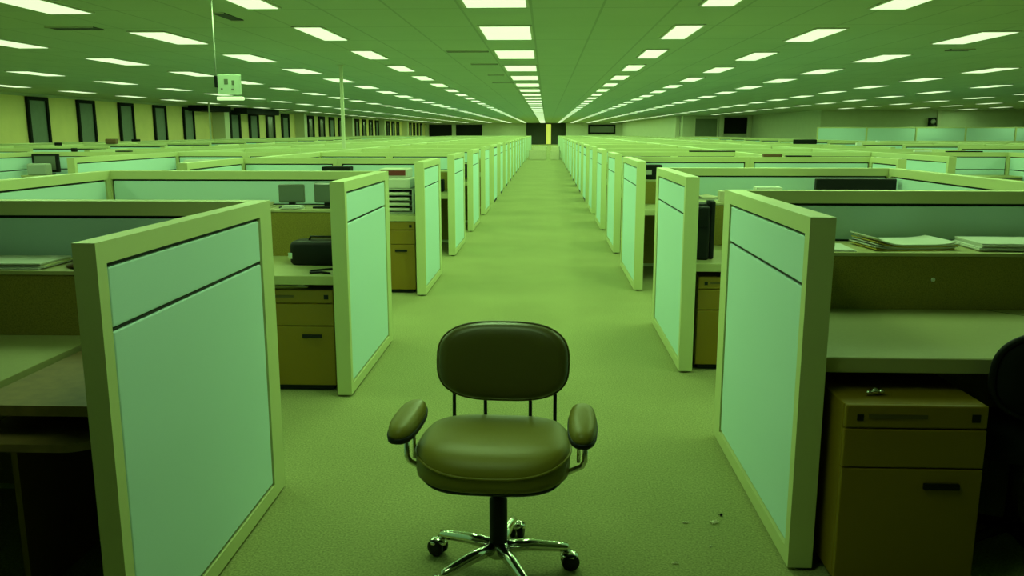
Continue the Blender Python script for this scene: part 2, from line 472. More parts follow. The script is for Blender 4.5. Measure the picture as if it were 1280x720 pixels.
vis.sort(key=lambda p: math.hypot(p[1], p[2]))
rest = MB(); nind = 0
for (f, x, y, L, rz, label, i) in vis:
    if nind < 290:
        nind += 1
        pp = panel(x, y, L, rz, label, low=math.hypot(x, y) > 17)
        if label.startswith('end panel facing the main aisle, first') and x < 0:
            pp.scale.y = .72; pp.location.x = LX[0] + .04 - .0288
    else:
        mt = Matrix.Translation((x, y, 0)) @ Matrix.Rotation(rz, 4, 'Z')
        h = PT / 2
        rest.box(0, L, -h, h, TOP - .055, TOP, 0, M['frame'], mtx=mt)
        rest.box(0, .045, -h, h, 0, TOP - .056, 0, M['frame'], mtx=mt).box(L - .045, L, -h, h, 0, TOP - .056, 0, M['frame'], mtx=mt)
        rest.box(.046, L - .046, -h + .004, h - .004, .02, TOP - .07, 0, M['fabric'], mtx=mt)
ro = rest.build('distant_cubicle_panel'); ro['kind'] = 'stuff'
tag(ro, 'distant pale cubicle partitions receding to the far wall', 'partition')

# tall panels beyond the cubicles on the right
tp = None
for k in range(8):
    x = 9.6 + 1.72 * k
    lab = 'tall blue-green screen panel before the blank wall, %s from its aisle end' % ORD[k + 1]
    if tp is None:
        tp = thing('screen_panel', lab, 'screen', (x, 30.5, 0), group='tall screen panels by the blank wall')
        MB().box(0, .05, -.03, .03, 0, 1.62, .005).box(.05, 1.70, -.03, .03, 1.585, 1.62, .005).box(.05, 1.70, -.03, .03, 0, .06, .005).build('screen_frame', M['frame'], tp)
        MB().box(.051, 1.70, -.02, .02, .06, 1.583).build('screen_fabric', M['fabric'], tp)
    else: dup(tp, (x, 30.5, 0), lab)

# ------------------------------------------------------------------ cubicle furniture
def pedestal(loc, label, w=.44, d=.56, H=.60, wide_handle=True):
    t = thing('file_pedestal', label, 'filing cabinet', loc, group='tan steel file pedestals under the desks')
    h = w / 2
    MB().box(-h, h, .022, d, .03, H - .002, .004).build('cabinet_body', M['olive'], t)
    MB().box(-h + .02, h - .02, .03, d - .02, 0, .029).build('plinth', M['black'], t)
    hd = MB().box(-h, h, 0, .021, H - .075, H, .006).build('top_rail', M['olive'], t)
    MB().box(-h + .07, -h + .25, -.003, .001, H - .043, H - .03).build('slot_shade', M['olive_shaded'], hd)  # thin darkened strip in place of a pull recess in shade
    MB().box(-h + .035, -h + .055, -.003, .001, H - .05, H - .03).box(h - .05, h - .025, -.003, .001, H - .052, H - .027).build('lock', M['black'], hd)
    z = H - .079
    a = MB().box(-h, h, 0, .021, z - .125, z, .004).build('drawer', M['olive'], t)
    z -= .129
    b_ = MB().box(-h, h, 0, .021, .035, z, .004).build('drawer', M['olive'], t)
    MB().box(h - .18, h - .07, -.012, .001, z - .065, z - .045, .003).build('handle', M['black'], b_)
    return t
def desk(x0, x1, y0, y1, z, label, sx=1, bar=True, end=None):
    t = thing('desk', label, 'desk', ((x0 + x1) / 2, (y0 + y1) / 2, 0), group='laminate cubicle desks')
    w, d = (x1 - x0) / 2, (y1 - y0) / 2
    MB().box(-w, w, -d + .006, d, z - .032, z, .002).build('worksurface', M['desk'], t)
    MB().box(-w, w, -d, -d + .006, z - .05, z - .001, .002).build('edge_band', M['desk_edge'], t)
    MB().box(-w + .001, -w + .02, -d + .1, d - .02, 0, z - .034).build('end_support', M['olive'], t)
    MB().box(w - .02, w - .001, -d + .1, d - .02, 0, z - .034).build('end_support', M['olive'], t)
    MB().box(-w + .05, w - .05, d - .03, d - .015, .05, z - .034).build('modesty_panel', M['tack'], t)
    return t
def ledge(x0, x1, y0, y1, z, ztop, label):
    """tack-covered riser with a pale shelf on top, against the partition"""
    t = thing('shelf_riser', label, 'shelf', ((x0 + x1) / 2, (y0 + y1) / 2, z + .001), group='brown tackboard shelf risers')
    w, d, h = (x1 - x0) / 2, (y1 - y0) / 2, ztop - z
    MB().box(-w, w, -d + .004, -d + .03, 0, h - .016).build('tackboard', M['tack'], t)
    MB().box(-w, -w + .02, -d + .031, d, 0, h - .016).box(w - .02, w, -d + .031, d, 0, h - .016).build('side_panel', M['tack'], t)
    MB().box(-w, w, -d, d, h - .015, h, .002).build('shelf_board', M['desk_edge'], t)
    return t

# right side, row 1 -------------------------------------------------
desk(.905, 2.485, 2.655, 3.795, .73, 'light laminate desk in the front wall-side cubicle', end=1)
DSK = [o for o in bpy.data.objects if o.get('label') == 'light laminate desk in the front wall-side cubicle'][0]
MB().box(-.35, .35, -.002, .002, 0, .0012, mtx=Matrix.Translation((2.06 - DSK.location.x, 3.17 - DSK.location.y, .7298)) @ Matrix.Rotation(R(-45), 4, 'Z')).build('worksurface_seam', M['gasket'], DSK)
RISER = ledge(.905, 2.485, 3.42, 3.79, .73, .965, 'brown tackboard riser on the front wall-side desk')
pedestal((1.152, 2.505, 0), 'tan steel file pedestal under the front wall-side desk', w=.435, d=.6, H=.62)
b = MB()
for (dx, dy, r_) in ((0, 0, .014), (.022, .004, .011), (-.02, -.003, .010), (.010, .014, .009)): 
    b.lathe([(r_ * .5, 0), (r_, r_ * .5), (r_ * .9, r_ * 1.2), (r_ * .3, r_ * 1.6)], (dx, dy, 0), 7)
tag(b.build('crumpled_foil', M['chrome'], loc=(1.06, 2.61, .621)), 'small shiny crumpled wrapper on the front wall-side pedestal', 'wrapper')
# papers on the ledge
def paper_stack(name, loc, w, d, n, mats, rz, label, curl=.0, th=.004, cat='papers'):
    t = thing(name, label, cat, loc, rz, 'paper piles on the shelf risers')
    z = 0
    for k in range(n):
        ox, oy = random.uniform(-.012, .012), random.uniform(-.01, .01)
        a = MB(); m_ = mats[k % len(mats)]; nx = 12
        c_ = curl * (k + 1) / n
        lo, hi = [], []
        vv = []
        for i in range(nx + 1):
            u = i / nx; x = (u - .5) * w
            zz = z + c_ * (max(0, (.35 - u) / .35) ** 2 + .35 * max(0, (u - .75) / .25) ** 2) + random.uniform(0, .0008)
            for (yy, zt) in ((-d / 2, 0), (d / 2, 0), (d / 2, th), (-d / 2, th)):
                vv.append(a.bm.verts.new((x + ox, yy + oy, zz + zt)))
        for i in range(nx):
            for q in range(4):
                a.bm.faces.new((vv[4 * i + q], vv[4 * i + (q + 1) % 4], vv[4 * i + 4 + (q + 1) % 4], vv[4 * i + 4 + q]))
        a.bm.faces.new(vv[0:4]); a.bm.faces.new(vv[-4:])
        a.build('sheet', m_, t)
        z += th + .0004
    return t
P_, Y_ = M['paper'], M['yellow']
paper_stack('paper_pile', (1.525, 3.60, .966), .34, .24, 6, [Y_, P_, P_], .1, 'curled loose pile of papers on the front wall-side riser', .030)
paper_stack('document_stack', (1.955, 3.59, .966), .33, .25, 6, [P_], -.03, 'neat flat stack of papers on the front wall-side riser', .0, .005)
paper_stack('folder_stack', (2.29, 3.63, .966), .26, .22, 3, [P_, M['brown']], .08, 'brown folder over papers at the outer end of the front wall-side riser', .01, .006)
paper_stack('loose_paper', (1.17, 3.55, .966), .22, .2, 2, [P_], -.05, 'thin paper at the aisle end of the front wall-side riser', .0)
MB().cushion(.018, .018, [(.6, 0), (1, .002), (.6, .004)], 2.2, 10, mtx=Matrix.Translation((-.11, -.185, .125)) @ Matrix.Rotation(math.pi / 2, 4, 'X')).build('push_pin', M['paper'], RISER)

# left side, row 1 -------------------------------------------------
desk(-2.955, -1.6, 2.23, 3.115, .73, 'dim laminate desk in the front window-side cubicle')
ledge(-2.95, -1.155, 2.84, 3.11, .73, .965, 'dark tackboard riser in the front window-side cubicle')
t = thing('wooden_return', 'brown wooden desk return beside the front window-side end panel', 'desk', (-1.375, 2.45, 0))
MB().poly([(-.21, -.33, .685), (.21, -.33, .685), (.21, .37, .685), (-.21, .37, .685)], .03).build('worksurface', M['wood'], t)
MB().box(.18, .205, -.3, .35, 0, .684).build('end_support', M['wood'], t)
pts = [(-.21, -.38, .60)]
for k in range(9):
    a_ = -math.pi / 2 + k / 8 * math.pi / 2
    pts.append((.07 + .10 * math.cos(a_), -.28 + .10 * math.sin(a_), .60))
pts += [(.17, -.05, .60), (-.21, -.05, .60)]
MB().poly(pts, .022).build('pull_out_tray', M['wood'], t)
paper_stack('magazine_stack', (-2.05, 2.97, .966), .5, .2, 5, [P_, P_, M['frame']], .0, 'long low stack of papers on the front window-side riser', .0, .004)
b = MB()
b.cushion(.26, .20, [(.9, 0), (1, .008), (1, .02), (.8, .032), (.3, .045)], 2.6, 28, shape=lambda c: Vector((c.x, c.y, c.z * (1 + .6 * math.sin(c.x * 20 + 1)))))
tag(b.build('leather_folder', M['brown'], loc=(-1.62, 2.97, .966)), 'dark rumpled folder on the riser beside the front window-side end panel', 'folder')
paper_stack('notepad', (-1.33, 2.95, .966), .24, .18, 4, [Y_, M['card']], .12, 'yellowish notepad at the aisle end of the front window-side riser', .012, .004)

# left side, row 2 -------------------------------------------------
desk(-2.955, -1.155, 4.47, 5.575, .67, 'laminate desk with a black case in the second window-side cubicle')
ledge(-2.95, -1.16, 5.20, 5.57, .67, .965, 'brown tackboard riser in the second window-side cubicle')
pedestal((-1.417, 4.50, 0), 'tan file pedestal with papers on top in the second window-side cubicle', w=.47, d=.6, H=.585)
paper_stack('yellow_paper_pile', (-1.48, 4.62, .586), .26, .18, 4, [Y_, M['card']], .1, 'yellowish papers lying on the second window-side pedestal', .012)
t = thing('equipment_case', 'black rounded case on the second window-side desk', 'case', (-1.345, 4.93, .671), -.06)
MB().cushion(.36, .22, [(.93, 0), (1, .015), (1, .10), (.985, .12), (.93, .135), (.6, .14)], 5, 40).build('case_body', M['black'], t)
MB().tube([(-.08, 0, .138), (-.07, 0, .16), (.07, 0, .16), (.08, 0, .138)], .007, 8).build('case_handle', M['black'], t)
MB().box(-.1735, -.150, -.112, -.108, .04, .075).build('case_latch', M['chrome'], t)
pts = [(-1.20, 4.53, .676), (-1.26, 4.56, .677), (-1.315, 4.54, .677), (-1.33, 4.60, .677), (-1.25, 4.66, .677), (-1.185, 4.70, .677)]
tag(MB().tube(pts, .006, 8).build('cable', M['black']), 'black cable curling in front of the black case', 'cable')
def tray(x, y, z, w, h, rz, label):
    t = thing('smoked_desk_tray', label, 'desk tray', (x, y, z), rz, 'smoked upright trays on the second window-side riser')
    MB().box(-w / 2, w / 2, -.012, .012, .03, h, .01).build('tray_back', M['glassy'], t)
    MB().box(-w / 2 + .02, w / 2 - .02, -.09, .0, .0, .012, .003).box(-.02, .02, -.012, .012, .0, .032).build('tray_foot', M['black'], t)
tray(-1.655, 5.38, .966, .17, .15, .05, 'smoked upright tray standing middle of the second window-side riser')
tray(-1.42, 5.38, .966, .18, .16, -.12, 'smoked upright tray nearest the aisle on the second window-side riser')
paper_stack('small_card_pile', (-1.62, 5.27, .966), .12, .08, 5, [P_], 0, 'small pale card pile in front of a smoked tray', .0)
paper_stack('pale_binder', (-1.92, 5.34, .966), .26, .2, 4, [M['card']], 0, 'pale flat binder on the second window-side riser, partly behind the front end panel', .0, .008)
paper_stack('index_card_pile', (-1.26, 5.28, .966), .12, .08, 3, [Y_, P_], 0, 'little card pile on the riser against the second window-side end panel', .0)

# left side, row 3 : machines stacked on a counter ------------------
desk(-2.955, -1.155, 7.42, 8.395, .71, 'laminate desk under the stacked trays in the third window-side cubicle')
pedestal((-1.417, 7.43, 0), 'tan pedestal in the third window-side cubicle', w=.47, d=.6, H=.655)
t = thing('printer', 'pale printer with letter trays below on the third window-side desk', 'printer', (-1.375, 7.78, .711))
MB().box(-.20, .16, -.16, .2, 0, .012, .003).box(-.20, -.185, -.16, .2, .013, .215, .002).box(.145, .16, -.16, .2, .013, .215, .002).box(-.184, .144, .185, .2, .013, .215).box(-.20, .16, -.16, .2, .216, .226, .003).build('cabinet_shell', M['grey'], t)
for k in range(4):
    s_ = MB().box(-.182, .142, -.155, .18, .02 + k * .048, .024 + k * .048).build('letter_tray', M['grey'], t)
    MB().box(-.165, .12, -.165, .15, .026 + k * .048, .050 + k * .048, .004).build('paper_bundle', M['pale'], s_)
u = MB().box(-.19, .13, -.15, .2, .227, .32, .012).box(-.17, .10, -.10, .2, .321, .405, .012).build('machine_body', M['pale'], t)
MB().box(-.15, .08, -.106, -.1005, .345, .392).build('display', M['red'], u)
b = MB().box(-.04, .04, -.12, .12, 0, .07, .006)
tag(b.build('desk_box', M['blackm'], loc=(-1.31, 8.18, .711)), 'small dark box beside the stacked trays in the third window-side cubicle', 'box')

# right side, row 2 -------------------------------------------------
desk(.905, 2.485, 5.00, 6.205, .67, 'laminate desk with a black computer in the second wall-side cubicle')
ledge(1.08, 2.485, 5.83, 6.20, .67, .965, 'brown tackboard riser in the second wall-side cubicle')
pedestal((1.162, 5.02, 0), 'tan file pedestal in the second wall-side cubicle', w=.46, d=.6, H=.585)
t = thing('computer_tower', 'tall black computer tower on the second wall-side desk', 'computer', (1.015, 5.30, .671), -.12)
MB().box(-.095, .010, -.17, .22, 0, .33, .012).build('tower_case', M['black'], t)
MB().box(.012, .045, -.12, .24, .0, .36, .010).build('tower_side', M['black'], t)
MB().box(-.075, .0, -.176, -.171, .2, .25, .002).build('drive_slot', M['blackm'], t)
paper_stack('tower_top_papers', (.985, 5.33, 1.033), .13, .2, 4, [P_, M['card']], .2, 'light papers lying on the black tower in the second wall-side cubicle', .015)
b = MB().box(-.05, .05, -.05, .05, 0, .075, .004)
tag(b.build('card_box', M['card'], loc=(1.27, 5.95, .966)), 'small pale box on the riser beside the black tower', 'box')
b = MB().box(-.09, .09, -.05, .05, 0, .10, .004)
tag(b.build('white_carton', M['paper'], loc=(1.58, 6.03, .966)), 'white carton on the second wall-side riser above the partition edge', 'box')
t = thing('black_monitor', 'wide black monitor lying low on the second wall-side riser', 'monitor', (2.19, 6.02, .966))
MB().box(-.28, .28, -.02, .03, .035, .16, .008).build('monitor_shell', M['black'], t)
MB().box(-.06, .06, -.06, .08, 0, .02, .004).box(-.02, .02, -.01, .02, .02, .04).build('monitor_foot', M['black'], t)
# row 2, second cubicle: dark gear seen through the gap
desk(2.58, 4.25, 5.2, 6.205, .73, 'laminate desk in the second row, second cubicle out on the wall side')
# ------------------------------------------------------------------ furniture in the deeper rows beside the aisle
proto_d = {}
for side, W, X, sg in (('left', LW, LX, -1), ('right', RW, RX, 1)):
    for i in range(2, 11):
        n, f = W[i]
        if side == 'left' and i == 2: continue
        x0, x1 = sorted((X[0] + sg * .045, X[1] - sg * .045))
        lab = 'dim laminate desk in the %s cubicle on the %s side of the aisle' % (ORD[i + 1], side)
        if side not in proto_d:
            proto_d[side] = desk(x0, x1, f - 1.10, f - .045, .72, lab)
            proto_d[side + 'c'] = ((x0 + x1) / 2)
        else:
            dup(proto_d[side], ((x0 + x1) / 2, f - .045 - .5275, 0), lab)
        if i < 8:
            k2 = side + 'l'
            lab = 'brown tackboard riser in the %s cubicle on the %s side' % (ORD[i + 1], side)
            if k2 not in proto_d: proto_d[k2] = ledge(x0 + .005, x1 - .005, f - .40, f - .045, .72, .965, lab)
            else: dup(proto_d[k2], ((x0 + x1) / 2, f - .2225, .721), lab)
def clutter(i, side, dx, kind, label, z=.966, dy=.2):
    W, X, sg = (LW, LX, -1) if side == 'left' else (RW, RX, 1)
    f = W[i][1]; x = X[0] + sg * dx
    if kind == 'dark':
        t = thing('black_binder_box', label, 'box', (x, f - dy, z)); MB().box(-.14, .14, -.08, .08, 0, .15, .01).build('box_body', M['blackm'], t)
        MB().box(-.03, .03, -.083, -.08, .05, .10).build('label_slot', M['grey'], t)
    elif kind == 'mon':
        t = thing('desktop_monitor', label, 'monitor', (x, f - dy, z))
        MB().box(-.2, .2, -.02, .03, .04, .25, .012).build('monitor_shell', M['black'], t)
        MB().box(-.17, .17, -.023, -.019, .07, .22).build('screen', M['glassy'], t)
        MB().box(-.09, .09, -.08, .08, 0, .02, .005).box(-.02, .02, -.01, .02, .02, .05).build('monitor_foot', M['black'], t)
    else:
        paper_stack('desk_papers', (x, f - dy, z), .24, .2, 5, [P_, M['card']], random.uniform(-.2, .2), label, .01, .006)
clutter(2, 'right', .20, 'dark', 'black box on the riser beside the third wall-side end panel', dy=.25)
clutter(2, 'right', .52, 'paper', 'papers on the riser in the third wall-side cubicle')
clutter(3, 'right', .27, 'mon', 'black monitor in the fourth wall-side cubicle beside its end panel', z=.721, dy=.7)
clutter(3, 'left', .30, 'dark', 'black box in the fourth window-side cubicle beside its end panel', z=.721, dy=.6)
clutter(4, 'left', .30, 'mon', 'black monitor in the fifth window-side cubicle beside its end panel', z=.721, dy=.6)
clutter(2, 'left', .95, 'dark', 'dark box against the cross partition in the third window-side cubicle', z=1.0 - .034, dy=.22)
ledge(-2.95, -1.62, 8.04, 8.39, .71, .965, 'brown tackboard riser in the third window-side cubicle')

# flat things lying on the partition tops and low objects poking above them
def flat(name, px, vy, y, w, d, h, m, label, cat, z=TOP):
    W = LW if px < 683 else RW; ys = sorted((f for n, f in W if f < 28), key=lambda f: abs(f - y))
    for y in ys:
        x = XX(px, y)
        if any(min(X[k], X[k + 1]) + w / 2 < x < max(X[k], X[k + 1]) - w / 2 for X in (LX, RX) for k in range(len(X) - 1) if k != 3): break
    tag(MB().box(-w / 2, w / 2, -d / 2, d / 2, 0, h, min(h, d) * .2).build(name, m, loc=(x, y, z + .001)), label, cat)
def XX(px, y, z=TOP):
    a = CAMM @ Vector((px - 640, 1040, 0)); return None
def solve(px, y, z):
    lo, hi = -40, 40
    for _ in range(50):
        mid = (lo + hi) / 2
        if proj((mid, y, z))[0] < px: lo = mid
        else: hi = mid
    return lo
XX = lambda px, y, z=TOP: solve(px, y, z)
flat('black_folder', 890, 0, RW[3][1], .60, .07, .016, M['blackm'], 'long black folder lying on a partition top on the wall side of the aisle', 'folder')
flat('brown_binder', 965, 0, RW[2][1], .20, .075, .030, M['brown'], 'brown binder lying on the third wall-side cross partition', 'binder')
flat('black_tray', 998, 0, RW[2][1], .26, .075, .014, M['blackm'], 'thin black tray beside the brown binder on a partition top', 'tray')
flat('black_ruler_case', 155, 0, LW[3][1], .20, .075, .016, M['blackm'], 'flat black case on a far window-side partition top', 'case')
flat('dark_carton', 140, 0, LW[6][1], .24, .14, .11, M['brown'], 'dark carton sticking up above the partitions below the third window', 'box', TOP)
flat('dark_lamp_box', 170, 0, LW[7][1], .22, .1, .06, M['blackm'], 'small black object on a partition below the fourth window', 'box')
flat('black_stapler', 73, 0, LW[5][1], .12, .07, .06, M['blackm'], 'tiny black object on a partition between the first two windows', 'stapler')
flat('black_cup', 93, 0, LW[4][1], .06, .07, .05, M['blackm'], 'tiny black cup on a partition below the second window', 'cup')
flat('black_phone', 1006, 0, RW[9][1], .50, .08, .10, M['blackm'], 'black object on a far partition before the tall screen panels', 'phone')
flat('white_mug', 1073, 0, RW[6][1], .10, .075, .06, M['paper'], 'small white mug on a partition top, aisle-side neighbour of a roll', 'mug')
flat('white_tape_roll', 1097, 0, RW[6][1], .08, .075, .05, M['paper'], 'small white roll, beside the mug on a partition top', 'tape roll')
flat('white_paper_roll', 1153, 0, RW[4][1], .22, .06, .03, M['paper'], 'white rolled paper on a wall-side partition top', 'paper roll')
flat('dark_keyboard', 1205, 0, RW[4][1], .45, .075, .015, M['blackm'], 'dark flat object on a wall-side partition top beyond the paper roll', 'keyboard')
# monitors seen over partitions in the side cubicles
def side_monitor(px, y, z, w, h, label, m=M['black']):
    t = thing('side_monitor', label, 'monitor', (XX(px, y, z + h / 2), y, z), group='dark monitors behind the partitions')
    MB().box(-w / 2, w / 2, -.025, .02, .03, h, .012).build('monitor_shell', m, t)
    MB().box(-w / 2 + .04, w / 2 - .04, -.029, -.0255, .06, h - .03).build('screen', M['glassy'], t)
    MB().box(-.08, .08, -.07, .07, 0, .015, .004).box(-.02, .02, -.01, .02, .015, .04).build('monitor_foot', m, t)
def shelf_unit(x0, x1, y, label, z1=.90):
    t = thing('low_cabinet', label, 'cabinet', ((x0 + x1) / 2, y, 0), group='low cabinets in the side cubicles')
    w = (x1 - x0) / 2
    MB().box(-w, w, -.18, .18, .04, z1 - .02, .004).build('cabinet_body', M['wall_dark'], t)
    MB().box(-w - .005, w + .005, -.19, .185, z1 - .0195, z1, .003).build('cabinet_top', M['desk_edge'], t)
    MB().box(-w + .03, w - .03, -.15, .15, 0, .039).build('plinth', M['black'], t)
    MB().box(-w + .01, -.004, -.195, -.181, .06, z1 - .04, .003).build('door', M['olive'], t)
    MB().box(.004, w - .01, -.195, -.181, .06, z1 - .04, .003).build('door', M['olive'], t)
f = LW[3][1]
shelf_unit(-6.75, -4.95, f - .26, 'low cabinet behind the outermost window-side black monitor')
side_monitor(58, f - .20, .901, .36, .27, 'black monitor over the partition at the outermost window-side cubicle')
tag(MB().box(-.13, .13, -.07, .07, 0, .15, .02).build('grey_printer', M['grey'], loc=(XX(48, f - .4, 1.0), f - .38, .901)), 'grey box-shaped printer in front of the outermost window-side monitor', 'printer')
shelf_unit(-4.85, -3.05, f - .26, 'low cabinet under a pale box, second cubicle out, window side, fourth row')
tag(MB().box(-.55, .35, -.12, .12, 0, .20, .02).build('pale_bin', M['pale'], loc=(-4.1, f - .26, .901)), 'long pale box behind the fourth window-side partition', 'box')
f = RW[3][1]
shelf_unit(4.35, 6.0, f - .26, 'low cabinet in the fourth wall-side row below a black monitor')
side_monitor(1146, f - .20, .901, .34, .20, 'black monitor above the partition in the fourth wall-side row')
f = RW[1][1]
shelf_unit(3.2, 4.2, 5.6, 'low cabinet by the second wall-side cross partition') if False else None

# ------------------------------------------------------------------ hanging sign and poles
t = thing('hanging_sign', 'pale sign hanging from a thin rod above the window-side cubicles', 'sign', (XX(286, 6.75, 1.8), 6.75, 1.70))
x_r = XX(269, 6.75, 2.0) - t.location.x
MB().tube([(x_r, 0, CEIL - 1.701), (x_r, 0, .08)], .005, 8).build('hanging_rod', M['grey'], t)
MB().box(-.085, .10, -.012, .012, .045, .20, .004).build('sign_plate', M['sign'], t)
for q in ((-.03, .0, .125, .165), (.03, .05, .12, .155), (-.06, -.045, .08, .095), (.025, .045, .078, .09)):
    MB().box(q[0], q[1], -.015, -.012, q[2], q[3]).build('dark_mark', M['wall_dark'], t)
MB().box(-.095, .115, -.03, .03, 0, .028, .008).build('light_bar', M['light_on2'], t)
MB().box(x_r - .012, x_r + .012, -.02, .02, .10, .19, .004).box(x_r + .012, -.085, -.005, .005, .14, .15).build('bracket', M['black'], t)
def power_pole(px, y, label):
    t = thing('power_pole', label, 'power pole', (XX(px, y, 2.0), y, 0), group='slim power poles to the ceiling')
    MB().box(-.025, .025, -.025, .025, 0, CEIL - .012, .005).build('pole', M['column'], t)
    MB().box(-.05, .05, -.05, .05, CEIL - .011, CEIL - .001, .002).build('ceiling_plate', M['column'], t)
power_pole(427.5, LW[4][1] + .12, 'slim pale power pole rising to the ceiling on the window side')
power_pole(262, 30, 'slim distant power pole beside the first wall column')
# wall speaker on the right
t = thing('wall_speaker', 'small dark speaker high on the far blank wall', 'speaker', (XX(1165, 41.7, 1.95), 41.79, 1.75))
MB().box(-.16, .16, -.22, 0, 0, .38, .02).build('speaker_box', M['blackm'], t); MB().lathe([(.11, 0), (.12, .01), (.05, .02)], (0, 0, 0), 18, mtx=Matrix.Translation((0, -.22, .19)) @ Matrix.Rotation(math.pi / 2, 4, 'X')).build('speaker_cone', M['grey'], t)
nt_ += 1
struct(MB().box(XX(1174, 41.7, 2) - .08, XX(1174, 41.7, 2) + .08, 41.7, 41.8, 0, CEIL).build('trim_%d' % nt_, M['column']))

# boxes at the far end of the aisle
def carton(x, y, z, w, d, h, label):
    t = thing('cardboard_box', label, 'box', (x, y, z), random.uniform(-.1, .1), 'pale boxes at the far end of the aisle')
    MB().box(-w / 2, w / 2, -d / 2, d / 2, 0, h, .01).build('box_body', M['card'], t)
    MB().box(-w / 2 - .005, w / 2 + .005, -d / 2 - .005, d / 2 + .005, h - .06, h + .01, .01).build('lid', M['card'], t)
carton(-.48, 45.0, 0, .9, .6, .50, 'wide pale box on the floor at the far aisle end, window side')
carton(.48, 45.0, 0, .5, .5, .45, 'pale box on the floor at the far aisle end, wall side')
carton(.50, 45.1, .461, .4, .4, .22, 'small pale box stacked on the smaller box at the aisle end')
carton(-.35, 45.05, .511, .7, .5, .18, 'flat pale box stacked on the wide box at the aisle end')

